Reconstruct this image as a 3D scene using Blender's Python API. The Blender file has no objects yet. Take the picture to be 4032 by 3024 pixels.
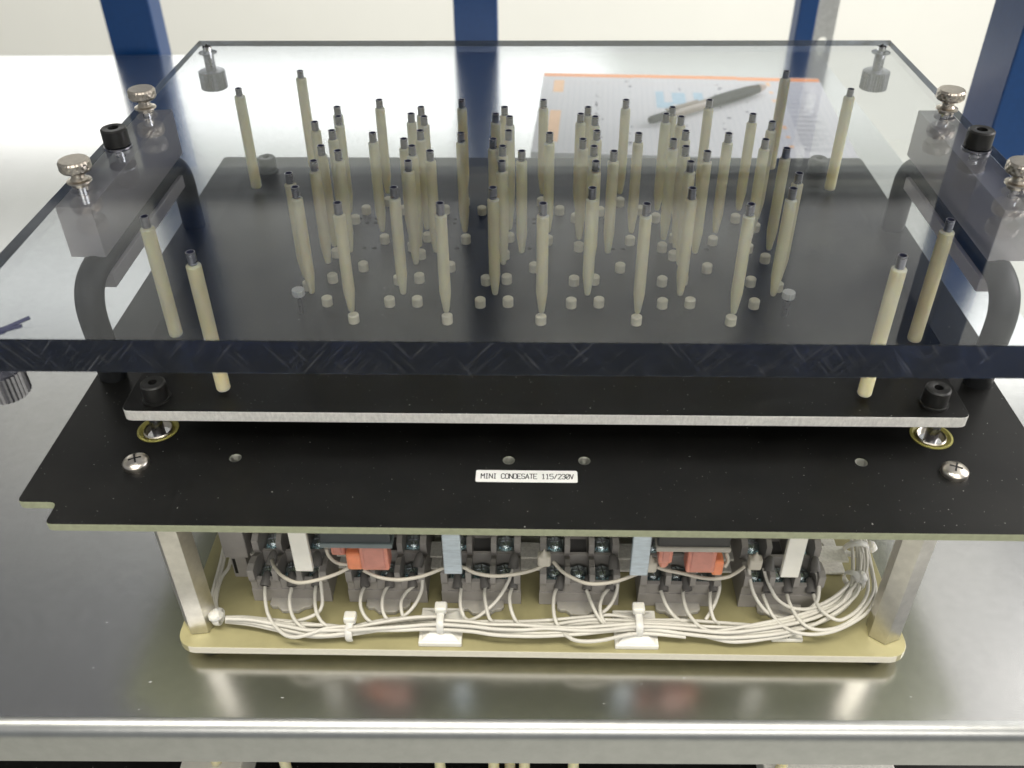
import bpy, bmesh, math, random
from mathutils import Vector, Matrix
S = 0.001                                   # everything is written in millimetres
C = bpy.context.scene.collection
scene = bpy.context.scene
random.seed(7)
R_ = math.radians

# ------------------------------------------------------------------ camera
cd = bpy.data.cameras.new('camera'); cam = bpy.data.objects.new('camera', cd); C.objects.link(cam)
PITCH, YAW, ROLL, FPX = 0.6498, -0.0281, 0.0095, 3651.5
F = Vector((math.sin(YAW)*math.cos(PITCH), math.cos(YAW)*math.cos(PITCH), -math.sin(PITCH)))
Rr = Vector((math.cos(YAW), -math.sin(YAW), 0)); Dd = F.cross(Rr)
Rv = Rr*math.cos(ROLL) + Dd*math.sin(ROLL); Dv = -Rr*math.sin(ROLL) + Dd*math.cos(ROLL)
M = Matrix((Rv, -Dv, -F)).transposed().to_4x4()
M.translation = Vector((-2.9, -187.68, 260.23))*S
cam.matrix_world = M
cd.sensor_width = 36; cd.lens = FPX/4032*36; cd.clip_start = 0.01; cd.clip_end = 60
cd.dof.use_dof = True; cd.dof.focus_distance = 0.33; cd.dof.aperture_fstop = 17
scene.camera = cam
# ------------------------------------------------------------------ world and lamps
w = bpy.data.worlds.new('World'); scene.world = w; w.use_nodes = True
w.node_tree.nodes['Background'].inputs[0].default_value = (0.94, 0.97, 1.0, 1)
w.node_tree.nodes['Background'].inputs[1].default_value = 0.30
def area(name, loc, target, sx, sy, power, col, spread=180):
    l = bpy.data.lights.new(name, 'AREA'); l.shape = 'RECTANGLE'; l.size = sx*S; l.size_y = sy*S
    l.energy = power; l.color = col; l.spread = R_(spread)
    o = bpy.data.objects.new(name, l); C.objects.link(o)
    o.location = Vector(loc)*S
    o.rotation_euler = (Vector(target)-Vector(loc)).to_track_quat('-Z', 'Y').to_euler()
    return o
area('added_panel_low_left', (-1150, 2560, 590), (-1150, 0, 500), 2700, 300, 9.5, (1.0, 0.99, 0.97))  # added light panel, whitens the shelf's left rear reflection
area('added_panel_low_right', (1350, 2560, 590), (1350, 0, 500), 2300, 300, 3.2, (1.0, 0.99, 0.97))  # weaker added panel for the right rear shelf reflection
area('floor_fill_right', (2300, 900, 2200), (1700, 900, -900), 1500, 600, 55, (1.0, 0.97, 0.94))  # added fill, brightens the floor past the shelf's right edge
area('added_panel_high_left', (-1600, 2560, 1500), (-1600, 0, 900), 2600, 500, 5.5, (1.0, 0.99, 0.97))  # added upper panel, reflected by the nearer left part of the shelf
area('added_panel_high_right', (2100, 2560, 1750), (2100, 0, 1000), 1900, 400, 8, (1.0, 0.99, 0.97))  # added upper panel, set high to clear the top plate's reflection
area('ceiling_light_back', (200, 1400, 2100), (200, 1900, 0), 2400, 900, 64, (1.0, 0.98, 0.94))
area('ceiling_light_front', (-100, -500, 1900), (0, 0, 0), 1900, 400, 45, (1.0, 0.94, 0.83))
area('front_fill', (300, -2200, 1500), (0, 0, 50), 2400, 700, 32, (1.0, 0.95, 0.87))  # added camera-side fill for upright faces and pins
area('side_light', (2100, 300, 900), (100, 0, 0), 1200, 900, 26, (1.0, 0.95, 0.93))
scene.view_settings.view_transform = 'Standard'; scene.view_settings.look = 'None'
scene.view_settings.exposure = 0.0; scene.view_settings.gamma = 1.0
cy = scene.cycles
cy.use_denoising = True
cy.max_bounces = 24; cy.transmission_bounces = 24; cy.glossy_bounces = 8; cy.diffuse_bounces = 4
cy.transparent_max_bounces = 12; cy.caustics_refractive = True; cy.caustics_reflective = True
cy.blur_glossy = 0.3; cy.sample_clamp_indirect = 25

# ------------------------------------------------------------------ helpers
def thing(name, label, cat, loc=(0, 0, 0), rotz=0):
    o = bpy.data.objects.new(name, None); C.objects.link(o)
    o.empty_display_size = 0.02
    o.location = Vector(loc)*S; o.rotation_euler = (0, 0, rotz)
    o['label'] = label; o['category'] = cat
    return o
def finish(name, me, mat, parent=None, loc=(0, 0, 0), rot=(0, 0, 0), smooth=False, label=None, kind=None):
    mats = mat if isinstance(mat, (list, tuple)) else [mat]
    if not me.materials:
        for m_ in mats: me.materials.append(m_)
    if smooth:
        for p in me.polygons: p.use_smooth = True
    o = bpy.data.objects.new(name, me); C.objects.link(o)
    o.location = Vector(loc)*S; o.rotation_euler = rot
    if parent: o.parent = parent
    if label: o['label'] = label
    if kind: o['kind'] = kind
    return o
def to_mesh(bm, name, sharp=35):
    bmesh.ops.scale(bm, vec=(S, S, S), verts=bm.verts)
    me = bpy.data.meshes.new(name)
    bm.normal_update()
    for e in bm.edges:
        if len(e.link_faces) == 2 and e.calc_face_angle(0) > R_(sharp): e.smooth = False
    bm.to_mesh(me); bm.free()
    return me
def box(bm, x0, x1, y0, y1, z0, z1, bev=0, mi=0):
    b = bmesh.new()
    bmesh.ops.create_cube(b, size=1)
    bmesh.ops.scale(b, vec=(x1-x0, y1-y0, z1-z0), verts=b.verts)
    bmesh.ops.translate(b, vec=((x0+x1)/2, (y0+y1)/2, (z0+z1)/2), verts=b.verts)
    if bev: bmesh.ops.bevel(b, geom=b.edges[:], offset=bev, segments=2, affect='EDGES', profile=0.5)
    for f in b.faces: f.material_index = mi
    merge(bm, b)
def merge(bm, b, mat=None):
    if mat is not None: b.transform(mat)
    vm = {}
    for v in b.verts: vm[v] = bm.verts.new(v.co)
    for f in b.faces:
        try:
            nf = bm.faces.new([vm[v] for v in f.verts]); nf.material_index = f.material_index; nf.smooth = f.smooth
        except ValueError: pass
    b.free()
def lathe(bm, prof, seg=24, center=(0, 0, 0), mat=None, mi=0):
    """prof = [(r, z), ...] turned round z"""
    b = bmesh.new(); rings = []
    for r, z in prof:
        if r < 1e-6: rings.append([b.verts.new((0, 0, z))])
        else: rings.append([b.verts.new((r*math.cos(2*math.pi*i/seg), r*math.sin(2*math.pi*i/seg), z)) for i in range(seg)])
    for a, c in zip(rings, rings[1:]):
        for i in range(seg):
            j = (i+1) % seg
            if len(a) == 1 and len(c) == 1: continue
            if len(a) == 1: f = b.faces.new((a[0], c[j], c[i])) if False else b.faces.new((a[0], c[i], c[j]))
            elif len(c) == 1: f = b.faces.new((a[i], c[0], a[j]))
            else: f = b.faces.new((a[i], c[i], c[j], a[j]))
            f.material_index = mi; f.smooth = True
    bmesh.ops.recalc_face_normals(b, faces=b.faces[:])
    t = Matrix.Translation(center)
    if mat is not None: t = t @ mat
    merge(bm, b, t)
def prism(bm, pts, x0, x1, axis='x', bev=0, mi=0):
    """outline pts extruded: axis x -> pts are (y,z); axis z -> pts are (x,y)"""
    b = bmesh.new()
    def P(p, t):
        return (t, p[0], p[1]) if axis == 'x' else ((p[0], t, p[1]) if axis == 'y' else (p[0], p[1], t))
    a = [b.verts.new(P(p, x0)) for p in pts]; c = [b.verts.new(P(p, x1)) for p in pts]
    n = len(pts)
    b.faces.new(a); b.faces.new(c[::-1])
    for i in range(n): b.faces.new((a[i], a[(i+1) % n], c[(i+1) % n], c[i]))
    bmesh.ops.recalc_face_normals(b, faces=b.faces[:])
    if bev: bmesh.ops.bevel(b, geom=b.edges[:], offset=bev, segments=2, affect='EDGES', profile=0.5)
    for f in b.faces: f.material_index = mi
    merge(bm, b)
def smooth_path(pts, n=5):
    P = [Vector(p) for p in pts]; P = [P[0]*2-P[1]] + P + [P[-1]*2-P[-2]]
    out = []
    for i in range(1, len(P)-2):
        a, b, c, d = P[i-1:i+3]
        for k in range(n):
            t = k/n
            out.append(0.5*((2*b)+(c-a)*t+(2*a-5*b+4*c-d)*t*t+(3*b-a-3*c+d)*t**3))
    out.append(P[-2]); return out
def tube(bm, pts, r, seg=10, n=5, mi=0, flat=None, caps=True):
    path = smooth_path(pts, n) if n > 1 else [Vector(p) for p in pts]
    rings = []; up = Vector((0, 0, 1)); t0 = (path[1]-path[0]).normalized()
    nrm = t0.orthogonal().normalized() if flat is None else Vector(flat)
    for i, p in enumerate(path):
        t = (path[min(i+1, len(path)-1)]-path[max(i-1, 0)]).normalized()
        nrm = (nrm - t*nrm.dot(t)).normalized(); bn = t.cross(nrm)
        ra, rb = (r if isinstance(r, tuple) else (r, r))
        rings.append([bm.verts.new(p + nrm*ra*math.cos(2*math.pi*k/seg) + bn*rb*math.sin(2*math.pi*k/seg)) for k in range(seg)])
    for a, c in zip(rings, rings[1:]):
        for k in range(seg):
            f = bm.faces.new((a[k], a[(k+1) % seg], c[(k+1) % seg], c[k])); f.smooth = True; f.material_index = mi
    if caps:
        f = bm.faces.new(rings[0][::-1]); f.material_index = mi
        f = bm.faces.new(rings[-1]); f.material_index = mi
def rounded(x0, x1, y0, y1, r, seg=5):
    out = []
    for cx, cyy, a0 in ((x1-r, y0+r, -90), (x1-r, y1-r, 0), (x0+r, y1-r, 90), (x0+r, y0+r, 180)):
        for k in range(seg+1):
            a = R_(a0+90*k/seg); out.append((cx+r*math.cos(a), cyy+r*math.sin(a)))
    return out
def circle(x, y, r, seg=20): return [(x+r*math.cos(2*math.pi*k/seg), y+r*math.sin(2*math.pi*k/seg)) for k in range(seg)]
def plate(outline, holes, z0, z1, bev=0.15):
    """sheet with holes, as one mesh (curve fill)"""
    cu = bpy.data.curves.new('tmp', 'CURVE'); cu.dimensions = '2D'; cu.fill_mode = 'BOTH'
    cu.extrude = max((z1-z0)/2-bev, 0); cu.bevel_depth = bev; cu.bevel_resolution = 1; cu.offset = -bev
    for pts in [outline]+holes:
        sp = cu.splines.new('POLY'); sp.points.add(len(pts)-1); sp.use_cyclic_u = True
        for i, p in enumerate(pts): sp.points[i].co = (p[0], p[1], 0, 1)
    o = bpy.data.objects.new('tmp', cu); C.objects.link(o)
    dg = bpy.context.evaluated_depsgraph_get()
    me = bpy.data.meshes.new_from_object(o.evaluated_get(dg))
    bpy.data.objects.remove(o)
    bm = bmesh.new(); bm.from_mesh(me); bpy.data.meshes.remove(me)
    bmesh.ops.remove_doubles(bm, verts=bm.verts, dist=1e-4)
    bmesh.ops.recalc_face_normals(bm, faces=bm.faces[:])
    bmesh.ops.translate(bm, vec=(0, 0, (z0+z1)/2), verts=bm.verts)
    for f in bm.faces:
        f.smooth = False; f.material_index = 0
    return bm
# ------------------------------------------------------------------ materials
def mat(name):
    m = bpy.data.materials.new(name); m.use_nodes = True
    nt = m.node_tree; return m, nt, nt.nodes['Principled BSDF']
def N(nt, t, **kw):
    n = nt.nodes.new(t)
    for k, v in kw.items():
        if k in n.inputs: n.inputs[k].default_value = v
        else: setattr(n, k, v)
    return n
def L(nt, a, b): nt.links.new(a, b)
def pmat(name, col, rough=0.5, metal=0.0, spec=0.5, var=0.12, scale=300, bump=0.0, bscale=800, stretch=None, sss=0, rvar=0.1, speck=0, coat=0):
    m, nt, b = mat(name)
    tc = N(nt, 'ShaderNodeTexCoord'); mp = N(nt, 'ShaderNodeMapping')
    if stretch: mp.inputs['Scale'].default_value = stretch
    L(nt, tc.outputs['Object'], mp.inputs['Vector'])
    n1 = N(nt, 'ShaderNodeTexNoise', Scale=scale, Detail=5.0, Roughness=0.6); L(nt, mp.outputs[0], n1.inputs['Vector'])
    cr = N(nt, 'ShaderNodeValToRGB')
    cr.color_ramp.elements[0].position = 0.3; cr.color_ramp.elements[1].position = 0.7
    cr.color_ramp.elements[0].color = tuple(c*(1-var) for c in col)+(1,)
    cr.color_ramp.elements[1].color = tuple(min(1, c*(1+var)) for c in col)+(1,)
    L(nt, n1.outputs['Fac'], cr.inputs[0])
    out = cr.outputs[0]
    if speck:
        n3 = N(nt, 'ShaderNodeTexNoise', Scale=speck, Detail=2.0); L(nt, tc.outputs['Object'], n3.inputs['Vector'])
        c3 = N(nt, 'ShaderNodeValToRGB'); c3.color_ramp.elements[0].position = 0.745; c3.color_ramp.elements[1].position = 0.76
        L(nt, n3.outputs['Fac'], c3.inputs[0])
        mx = N(nt, 'ShaderNodeMix', data_type='RGBA'); L(nt, c3.outputs[0], mx.inputs[0]); L(nt, out, mx.inputs[6]); mx.inputs[7].default_value = (.35, .35, .33, 1)
        out = mx.outputs[2]
    L(nt, out, b.inputs['Base Color'])
    b.inputs['Metallic'].default_value = metal; b.inputs['Specular IOR Level'].default_value = spec
    mr = N(nt, 'ShaderNodeMapRange'); mr.inputs[3].default_value = max(0.02, rough*(1-rvar)); mr.inputs[4].default_value = min(1, rough*(1+rvar))
    n4 = N(nt, 'ShaderNodeTexNoise', Scale=scale*0.23, Detail=3.0); L(nt, mp.outputs[0], n4.inputs['Vector'])
    L(nt, n4.outputs['Fac'], mr.inputs[0]); L(nt, mr.outputs[0], b.inputs['Roughness'])
    if bump:
        n2 = N(nt, 'ShaderNodeTexNoise', Scale=bscale, Detail=3.0); L(nt, mp.outputs[0], n2.inputs['Vector'])
        bp = N(nt, 'ShaderNodeBump', Strength=bump, Distance=0.0002); L(nt, n2.outputs['Fac'], bp.inputs['Height']); L(nt, bp.outputs[0], b.inputs['Normal'])
    if sss:
        b.inputs['Subsurface Weight'].default_value = sss; b.inputs['Subsurface Radius'].default_value = (.005, .0042, .0024)
        b.inputs['Subsurface Scale'].default_value = 1.0
    if coat: b.inputs['Coat Weight'].default_value = coat
    return m

mGalv = pmat('galvanised_steel', (.62, .625, .62), .26, 1, var=.04, scale=260, rvar=.12)
def spangle(m, base):
    nt = m.node_tree; b = nt.nodes['Principled BSDF']; tc = N(nt, 'ShaderNodeTexCoord')
    mp = N(nt, 'ShaderNodeMapping'); mp.inputs['Scale'].default_value = (1, .35, 1); L(nt, tc.outputs['Object'], mp.inputs[0])
    vo = N(nt, 'ShaderNodeTexVoronoi', Scale=150.0); L(nt, mp.outputs[0], vo.inputs['Vector'])
    mr = N(nt, 'ShaderNodeMapRange'); mr.inputs[3].default_value = base-.006; mr.inputs[4].default_value = base+.006
    bw = N(nt, 'ShaderNodeSeparateColor'); L(nt, vo.outputs['Color'], bw.inputs[0]); L(nt, bw.outputs[0], mr.inputs[0]); L(nt, mr.outputs[0], b.inputs['Roughness'])
    # short bright scuffs
    m2 = N(nt, 'ShaderNodeMapping'); m2.inputs['Scale'].default_value = (.25, 1, 1); m2.inputs['Rotation'].default_value = (0, 0, .4); L(nt, tc.outputs['Object'], m2.inputs[0])
    no = N(nt, 'ShaderNodeTexNoise', Scale=1300.0, Detail=1.0); L(nt, m2.outputs[0], no.inputs['Vector'])
    cr = N(nt, 'ShaderNodeValToRGB'); cr.color_ramp.elements[0].position = .79; cr.color_ramp.elements[1].position = .83; L(nt, no.outputs['Fac'], cr.inputs[0])
    iv = N(nt, 'ShaderNodeMath', operation='SUBTRACT'); iv.inputs[0].default_value = 1.0; L(nt, cr.outputs[0], iv.inputs[1]); L(nt, iv.outputs[0], b.inputs['Metallic'])
spangle(mGalv, .22)
mGalvLip = pmat('galvanised_bend', (.40, .41, .405), .34, 1, var=.06, scale=200, bump=.12, bscale=2500)
mUnder = pmat('dull_underside', (.72, .72, .84), .20, 1, var=.35, scale=6)
mBlue = pmat('blue_paint', (.004, .055, .20), .35, var=.06)
mBlueLight = pmat('blue_paint_side', (.02, .11, .30), .35, var=.06)
mStrip = pmat('zinc_strip', (.62, .63, .62), .4, .8)
mWall = pmat('cream_wall', (.73, .73, .69), .8, var=.02, scale=2)
mWallUp = pmat('dimmed_grey_green_wall', (.32, .33, .30), .8, var=.02, scale=2)  # grey-green band, darkened further to weaken its reflection in the top plate
mFloor = pmat('pale_floor', (.55, .55, .50), .6, var=.03, scale=3)
mG10 = pmat('yellow_laminate', (.31, .285, .15), .42, var=.10, scale=90, bump=.05, bscale=2500)
mG10edge = pmat('laminate_edge', (.60, .575, .48), .7, var=.07, scale=500, bump=.3, bscale=3000, stretch=(1, 1, 4))
mPanelEdge = pmat('panel_edge', (.27, .29, .19), .6, var=.12, scale=500)
mBlack = pmat('black_anodised', (.0055, .0055, .005), .40, spec=.27, var=.35, scale=70, speck=1100, rvar=.28, bump=.03, bscale=4000)
mMilled = pmat('milled_aluminium', (.80, .79, .74), .5, .08, var=.14, scale=900, bump=.35, bscale=2500, stretch=(1, 1, .5))
mAlu = pmat('aluminium', (.62, .60, .55), .33, 1, var=.10, scale=250, bump=.15, bscale=1200)
mThread = pmat('cut_thread', (.26, .26, .23), .45, .6)
mAluBrush = pmat('brushed_aluminium', (.50, .57, .63), .5, .5, var=.14, scale=900, stretch=(.25, 1, 1.5), bump=.4, bscale=2500)
mWhitePl = pmat('white_plastic', (.76, .745, .68), .45, var=.03, sss=.1)
mNylon = pmat('natural_nylon', (.70, .69, .63), .42, var=.05, sss=.25)
mPin = pmat('cream_probe', (.88, .79, .52), .42, var=.05, scale=150, sss=1.0)
def per_object(m, lo, hi):
    nt = m.node_tree; b = nt.nodes['Principled BSDF']; src = b.inputs['Base Color'].links[0].from_socket
    oi = N(nt, 'ShaderNodeObjectInfo'); mr = N(nt, 'ShaderNodeMapRange'); mr.inputs[3].default_value = lo; mr.inputs[4].default_value = hi
    L(nt, oi.outputs['Random'], mr.inputs[0]); vm = N(nt, 'ShaderNodeVectorMath', operation='SCALE'); L(nt, src, vm.inputs[0]); L(nt, mr.outputs[0], vm.inputs['Scale'])
    L(nt, vm.outputs[0], b.inputs['Base Color'])
per_object(mPin, .86, 1.04)
mDisc = pmat('ivory_disc', (.84, .77, .56), .5, var=.06, sss=.1)
mTube = pmat('nickel_tube', (.30, .30, .33), .28, 1, var=.15, scale=900)
mTubeIn = pmat('tube_inside', (.04, .045, .09), .5, .4)
mKnob = pmat('nickel_knob', (.56, .51, .44), .33, 1, var=.12, scale=400)
mChrome = pmat('nickel_screw', (.70, .65, .57), .3, 1, var=.06)
mRubber = pmat('black_oxide', (.014, .014, .013), .42, spec=.5, var=.2, bump=.3, bscale=3000)
mHandle = pmat('black_handle', (.010, .011, .012), .5, spec=.35, var=.15, bump=.1, bscale=2500)
mGrey = pmat('grey_socket', (.30, .285, .27), .48, var=.08, scale=150, bump=.1, bscale=2500)
mGreyDk = pmat('ferrule_sleeve', (.13, .125, .12), .45, var=.1)
mClip = pmat('translucent_clip', (.40, .385, .35), .45, var=.06, sss=.2)
mZinc = pmat('blue_zinc', (.62, .72, .78), .24, 1, var=.35, scale=1200, bump=.8, bscale=2200)
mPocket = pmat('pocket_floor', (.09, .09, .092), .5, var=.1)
mWire = pmat('wire_insulation', (.57, .555, .50), .42, var=.07, scale=120)
mWireG = pmat('grey_wire_insulation', (.50, .47, .40), .42, var=.05, scale=120)
mBox = pmat('slate_module', (.022, .030, .036), .4, var=.1)
mBoxB = pmat('black_module', (.012, .012, .013), .4, var=.1)
mFlangeT = pmat('slate_flange', (.13, .16, .165), .45, var=.08)
mFlangeG = pmat('grey_flange', (.34, .32, .28), .45, var=.08)
mOrange = pmat('red_translucent_nylon', (.56, .21, .155), .3, var=.12, sss=.4)
mOrangeHot = pmat('orange_nylon', (.66, .22, .11), .3, var=.1, sss=.4)
mBrass = pmat('yellow_countersink', (.30, .28, .08), .4, var=.2)
mDark = pmat('dark_recess', (.006, .006, .006), .6)
mInk = pmat('label_ink', (.03, .03, .03), .6)
mTape = pmat('label_tape', (.86, .86, .83), .35, var=.02)
mPaperEdge = pmat('paper_edge', (.62, .61, .62), .8, var=.1, scale=900, stretch=(1, 1, 20))
mOr = pmat('orange_print', (.88, .33, .10), .6, var=.05)
mOrPale = pmat('pale_orange_highlight', (.84, .52, .30), .6, var=.1)
mBluePale = pmat('pale_blue_highlight', (.38, .54, .66), .6, var=.1)
mPencil = pmat('pencil_strokes', (.10, .10, .13), .7, var=.3)
mFaint = pmat('faint_print', (.42, .43, .47), .7, var=.2)
mPenDark = pmat('pen_grip', (.022, .022, .018), .8, spec=.08, var=.1)
mPenClear = pmat('pen_barrel', (.30, .25, .19), .35, var=.08)
mPenTip = pmat('pen_tip', (.45, .36, .30), .3)

# graph paper page
m, nt, b = mat('graph_paper'); mPage = m
tc = N(nt, 'ShaderNodeTexCoord'); sx = N(nt, 'ShaderNodeSeparateXYZ'); L(nt, tc.outputs['Object'], sx.inputs[0])
vals = []
for ax in (0, 1):
    mu = N(nt, 'ShaderNodeMath', operation='MULTIPLY'); mu.inputs[1].default_value = 1/0.0042; L(nt, sx.outputs[ax], mu.inputs[0])
    fr = N(nt, 'ShaderNodeMath', operation='FRACT'); L(nt, mu.outputs[0], fr.inputs[0])
    lt = N(nt, 'ShaderNodeMath', operation='LESS_THAN'); lt.inputs[1].default_value = .08; L(nt, fr.outputs[0], lt.inputs[0]); vals.append(lt)
mx = N(nt, 'ShaderNodeMath', operation='MAXIMUM'); L(nt, vals[0].outputs[0], mx.inputs[0]); L(nt, vals[1].outputs[0], mx.inputs[1])
mc = N(nt, 'ShaderNodeMix', data_type='RGBA'); L(nt, mx.outputs[0], mc.inputs[0])
mc.inputs[6].default_value = (.63, .625, .64, 1); mc.inputs[7].default_value = (.48, .50, .55, 1)
L(nt, mc.outputs[2], b.inputs['Base Color']); b.inputs['Roughness'].default_value = .75

# clear acrylic: polished faces and a saw-cut, scratched edge
def glass(name, edge):
    m = bpy.data.materials.new(name); m.use_nodes = True; nt = m.node_tree
    for n in list(nt.nodes): nt.nodes.remove(n)
    out = N(nt, 'ShaderNodeOutputMaterial'); g = N(nt, 'ShaderNodeBsdfGlass', IOR=1.49, Roughness=0.0)
    g.inputs['Color'].default_value = (.97, .975, .97, 1)
    L(nt, g.outputs[0], out.inputs['Surface'])
    ab = N(nt, 'ShaderNodeVolumeAbsorption', Density=13.0); ab.inputs['Color'].default_value = (.35, .50, .80, 1)
    L(nt, ab.outputs[0], out.inputs['Volume'])
    if edge:
        g.inputs['Roughness'].default_value = .38; g.inputs['Color'].default_value = (.40, .46, .57, 1)  # dark blue tint stands in for light lost inside the sheet
        tc = N(nt, 'ShaderNodeTexCoord')
        facs = []
        for ang in (38, -42):
            mr_ = N(nt, 'ShaderNodeMapping'); mr_.inputs['Rotation'].default_value = (0, R_(ang), 0)
            mp = N(nt, 'ShaderNodeMapping'); mp.inputs['Scale'].default_value = (1, .3, .02)
            L(nt, tc.outputs['Object'], mr_.inputs[0]); L(nt, mr_.outputs[0], mp.inputs[0])
            no = N(nt, 'ShaderNodeTexNoise', Scale=2300.0, Detail=2.0, Roughness=.7); L(nt, mp.outputs[0], no.inputs['Vector'])
            cr = N(nt, 'ShaderNodeValToRGB'); cr.color_ramp.elements[0].position = .60; cr.color_ramp.elements[1].position = .70
            L(nt, no.outputs['Fac'], cr.inputs[0]); facs.append(cr)
        n2 = N(nt, 'ShaderNodeTexNoise', Scale=90.0, Detail=2.0); L(nt, tc.outputs['Object'], n2.inputs['Vector'])
        a = N(nt, 'ShaderNodeMath', operation='MAXIMUM'); L(nt, facs[0].outputs[0], a.inputs[0]); L(nt, facs[1].outputs[0], a.inputs[1])
        c = N(nt, 'ShaderNodeMath', operation='MULTIPLY'); L(nt, a.outputs[0], c.inputs[0]); L(nt, n2.outputs['Fac'], c.inputs[1])
        d = N(nt, 'ShaderNodeMath', operation='MULTIPLY'); d.inputs[1].default_value = .26; L(nt, c.outputs[0], d.inputs[0])
        e = N(nt, 'ShaderNodeMath', operation='ADD'); e.inputs[1].default_value = .012; L(nt, d.outputs[0], e.inputs[0])
        df = N(nt, 'ShaderNodeBsdfDiffuse'); df.inputs[0].default_value = (.42, .43, .46, 1)
        ms = N(nt, 'ShaderNodeMixShader'); L(nt, e.outputs[0], ms.inputs[0]); L(nt, g.outputs[0], ms.inputs[1]); L(nt, df.outputs[0], ms.inputs[2])
        L(nt, ms.outputs[0], out.inputs['Surface'])
    return m
mGlass = glass('clear_acrylic', False); mGlassEdge = glass('sawn_acrylic_edge_dimmed', True)
# frosted acrylic of the spacer blocks
m = bpy.data.materials.new('smoky_acrylic_block'); m.use_nodes = True; nt = m.node_tree; mBlock = m
b = nt.nodes['Principled BSDF']; b.inputs['Base Color'].default_value = (.70, .66, .66, 1)
b.inputs['Transmission Weight'].default_value = .32; b.inputs['Roughness'].default_value = .3; b.inputs['IOR'].default_value = 1.2

# ================================================================== SETTING
bm = bmesh.new(); box(bm, -6000, 6000, -2500, 3000, -920, -900); o = finish('floor', to_mesh(bm, 'floor'), mFloor, kind='structure')
bm = bmesh.new(); box(bm, -6000, 6000, 2600, 2700, -900, -330); box(bm, -6000, 6000, 2604, 2700, -330.5, 2600, 0, 1); o = finish('wall', to_mesh(bm, 'wall'), [mWall, mWallUp], kind='structure')

# ================================================================== RACK
SR = 0.0128
rack = thing('shelving_rack', 'galvanised steel shelves on dark blue uprights carrying the test fixture', 'shelving rack', (243, -12.6, 0), SR)
def shelf_mesh(x0, x1, y0, y1, z, lip, r=5.0):
    bm = bmesh.new()
    def arc(cy_, cz, a0, a1, n=7):
        return [(cy_+r*math.cos(R_(a0+(a1-a0)*k/n)), cz+r*math.sin(R_(a0+(a1-a0)*k/n))) for k in range(n+1)]
    prof = [(y0, z-lip)] + arc(y0+r, z-r, 180, 90) + arc(y1-r, z-r, 90, 0) + [(y1, z-lip)]
    inner = [(y1-1, z-lip)] + [(y1-1, z-r), (y1-r, z-1), (y0+r, z-1), (y0+1, z-r), (y0+1, z-lip)]
    full = prof+inner
    a = [bm.verts.new((x0, p[0], p[1])) for p in full]; c = [bm.verts.new((x1, p[0], p[1])) for p in full]
    n = len(full)
    for i in range(n):
        j = (i+1) % n
        f = bm.faces.new((a[i], c[i], c[j], a[j])); f.smooth = True
        zz = (full[i][1]+full[j][1])/2
        if zz < z-0.05 and i < 20: f.material_index = 1
    bmesh.ops.recalc_face_normals(bm, faces=bm.faces[:])
    return to_mesh(bm, 'shelf', 40)
finish('shelf', shelf_mesh(-1200, 0, -8.5, 652, 0, 16.9), [mGalv, mGalvLip], rack, label='middle shelf of bright galvanised sheet with a rolled front lip')
finish('shelf', shelf_mesh(-1200, 176, -8.5, 655, 378, 19), [mUnder, mGalvLip], rack, label='upper galvanised shelf over the fixture')
finish('shelf', shelf_mesh(-1200, 0, -8.5, 655, -300, 20), [mGalv, mGalvLip], rack, label='lower galvanised shelf under the front lip')
def upright(x0, x1, y0, y1, top=700):
    bm = bmesh.new(); box(bm, x0, x1, y0, y1, -890, top, 1.2)
    return finish('upright', to_mesh(bm, 'upright'), mBlue, rack)
upright(-611.5, -569.5, 656, 684); upright(-308.5, -270.5, 660, 688)
upright(-10.5, 5.5, 660, 680)
upright(10, 33, 322, 362, 358)
# slotted zinc strip beside the rear right upright
bm = plate(rounded(-690, 890, -9, 9, .5, 2), [rounded(k*50-8, k*50+8, -4, 4, 3.9, 4) for k in range(-12, 16)], -1, 1, .2)
bmesh.ops.rotate(bm, cent=(0, 0, 0), matrix=Matrix.Rotation(R_(-90), 3, 'Y'), verts=bm.verts)
bmesh.ops.rotate(bm, cent=(0, 0, 0), matrix=Matrix.Rotation(R_(90), 3, 'Z'), verts=bm.verts)
finish('slotted_strip', to_mesh(bm, 'slotted_strip'), mStrip, rack, loc=(15, 664, 0))

# ================================================================== FIXTURE
fx = thing('test_fixture', 'bench test fixture of stacked plates with a clear top full of cream probe pins', 'test fixture')
# ---- base board
bm = plate(rounded(-120, 120, 0, 250, 6.5), [], 4.8, 8.0, .25)
for f in bm.faces:
    if abs(f.normal.z) < .6 and abs(f.normal.y) > .9: f.material_index = 1
finish('base_board', to_mesh(bm, 'base_board'), [mG10, mG10edge], fx)
bm = bmesh.new(); lathe(bm, [(0, .1), (3.6, .1), (4.2, .7), (4.2, 4.8), (0, 4.8)], 20); foot = to_mesh(bm, 'foot')
for x, y in ((-112, 9.5), (112, 9.5), (-112, 240), (112, 240)): finish('foot', foot, mRubber, fx, loc=(x, y, 0))
# ---- hexagonal standoffs
bm = bmesh.new(); lathe(bm, [(0, 0), (5.1, 0), (5.5, .4), (5.5, 49.6), (5.1, 49.95), (0, 49.95)], 6)
for f in bm.faces: f.smooth = False
st = to_mesh(bm, 'standoff', 10)
for x, y in ((-113.5, 10), (113.5, 10), (-113.5, 240), (113.5, 240)):
    finish('standoff', st, mAlu, fx, loc=(x, y, 8), rot=(0, 0, R_(8 if x < 0 else 22)))
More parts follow.
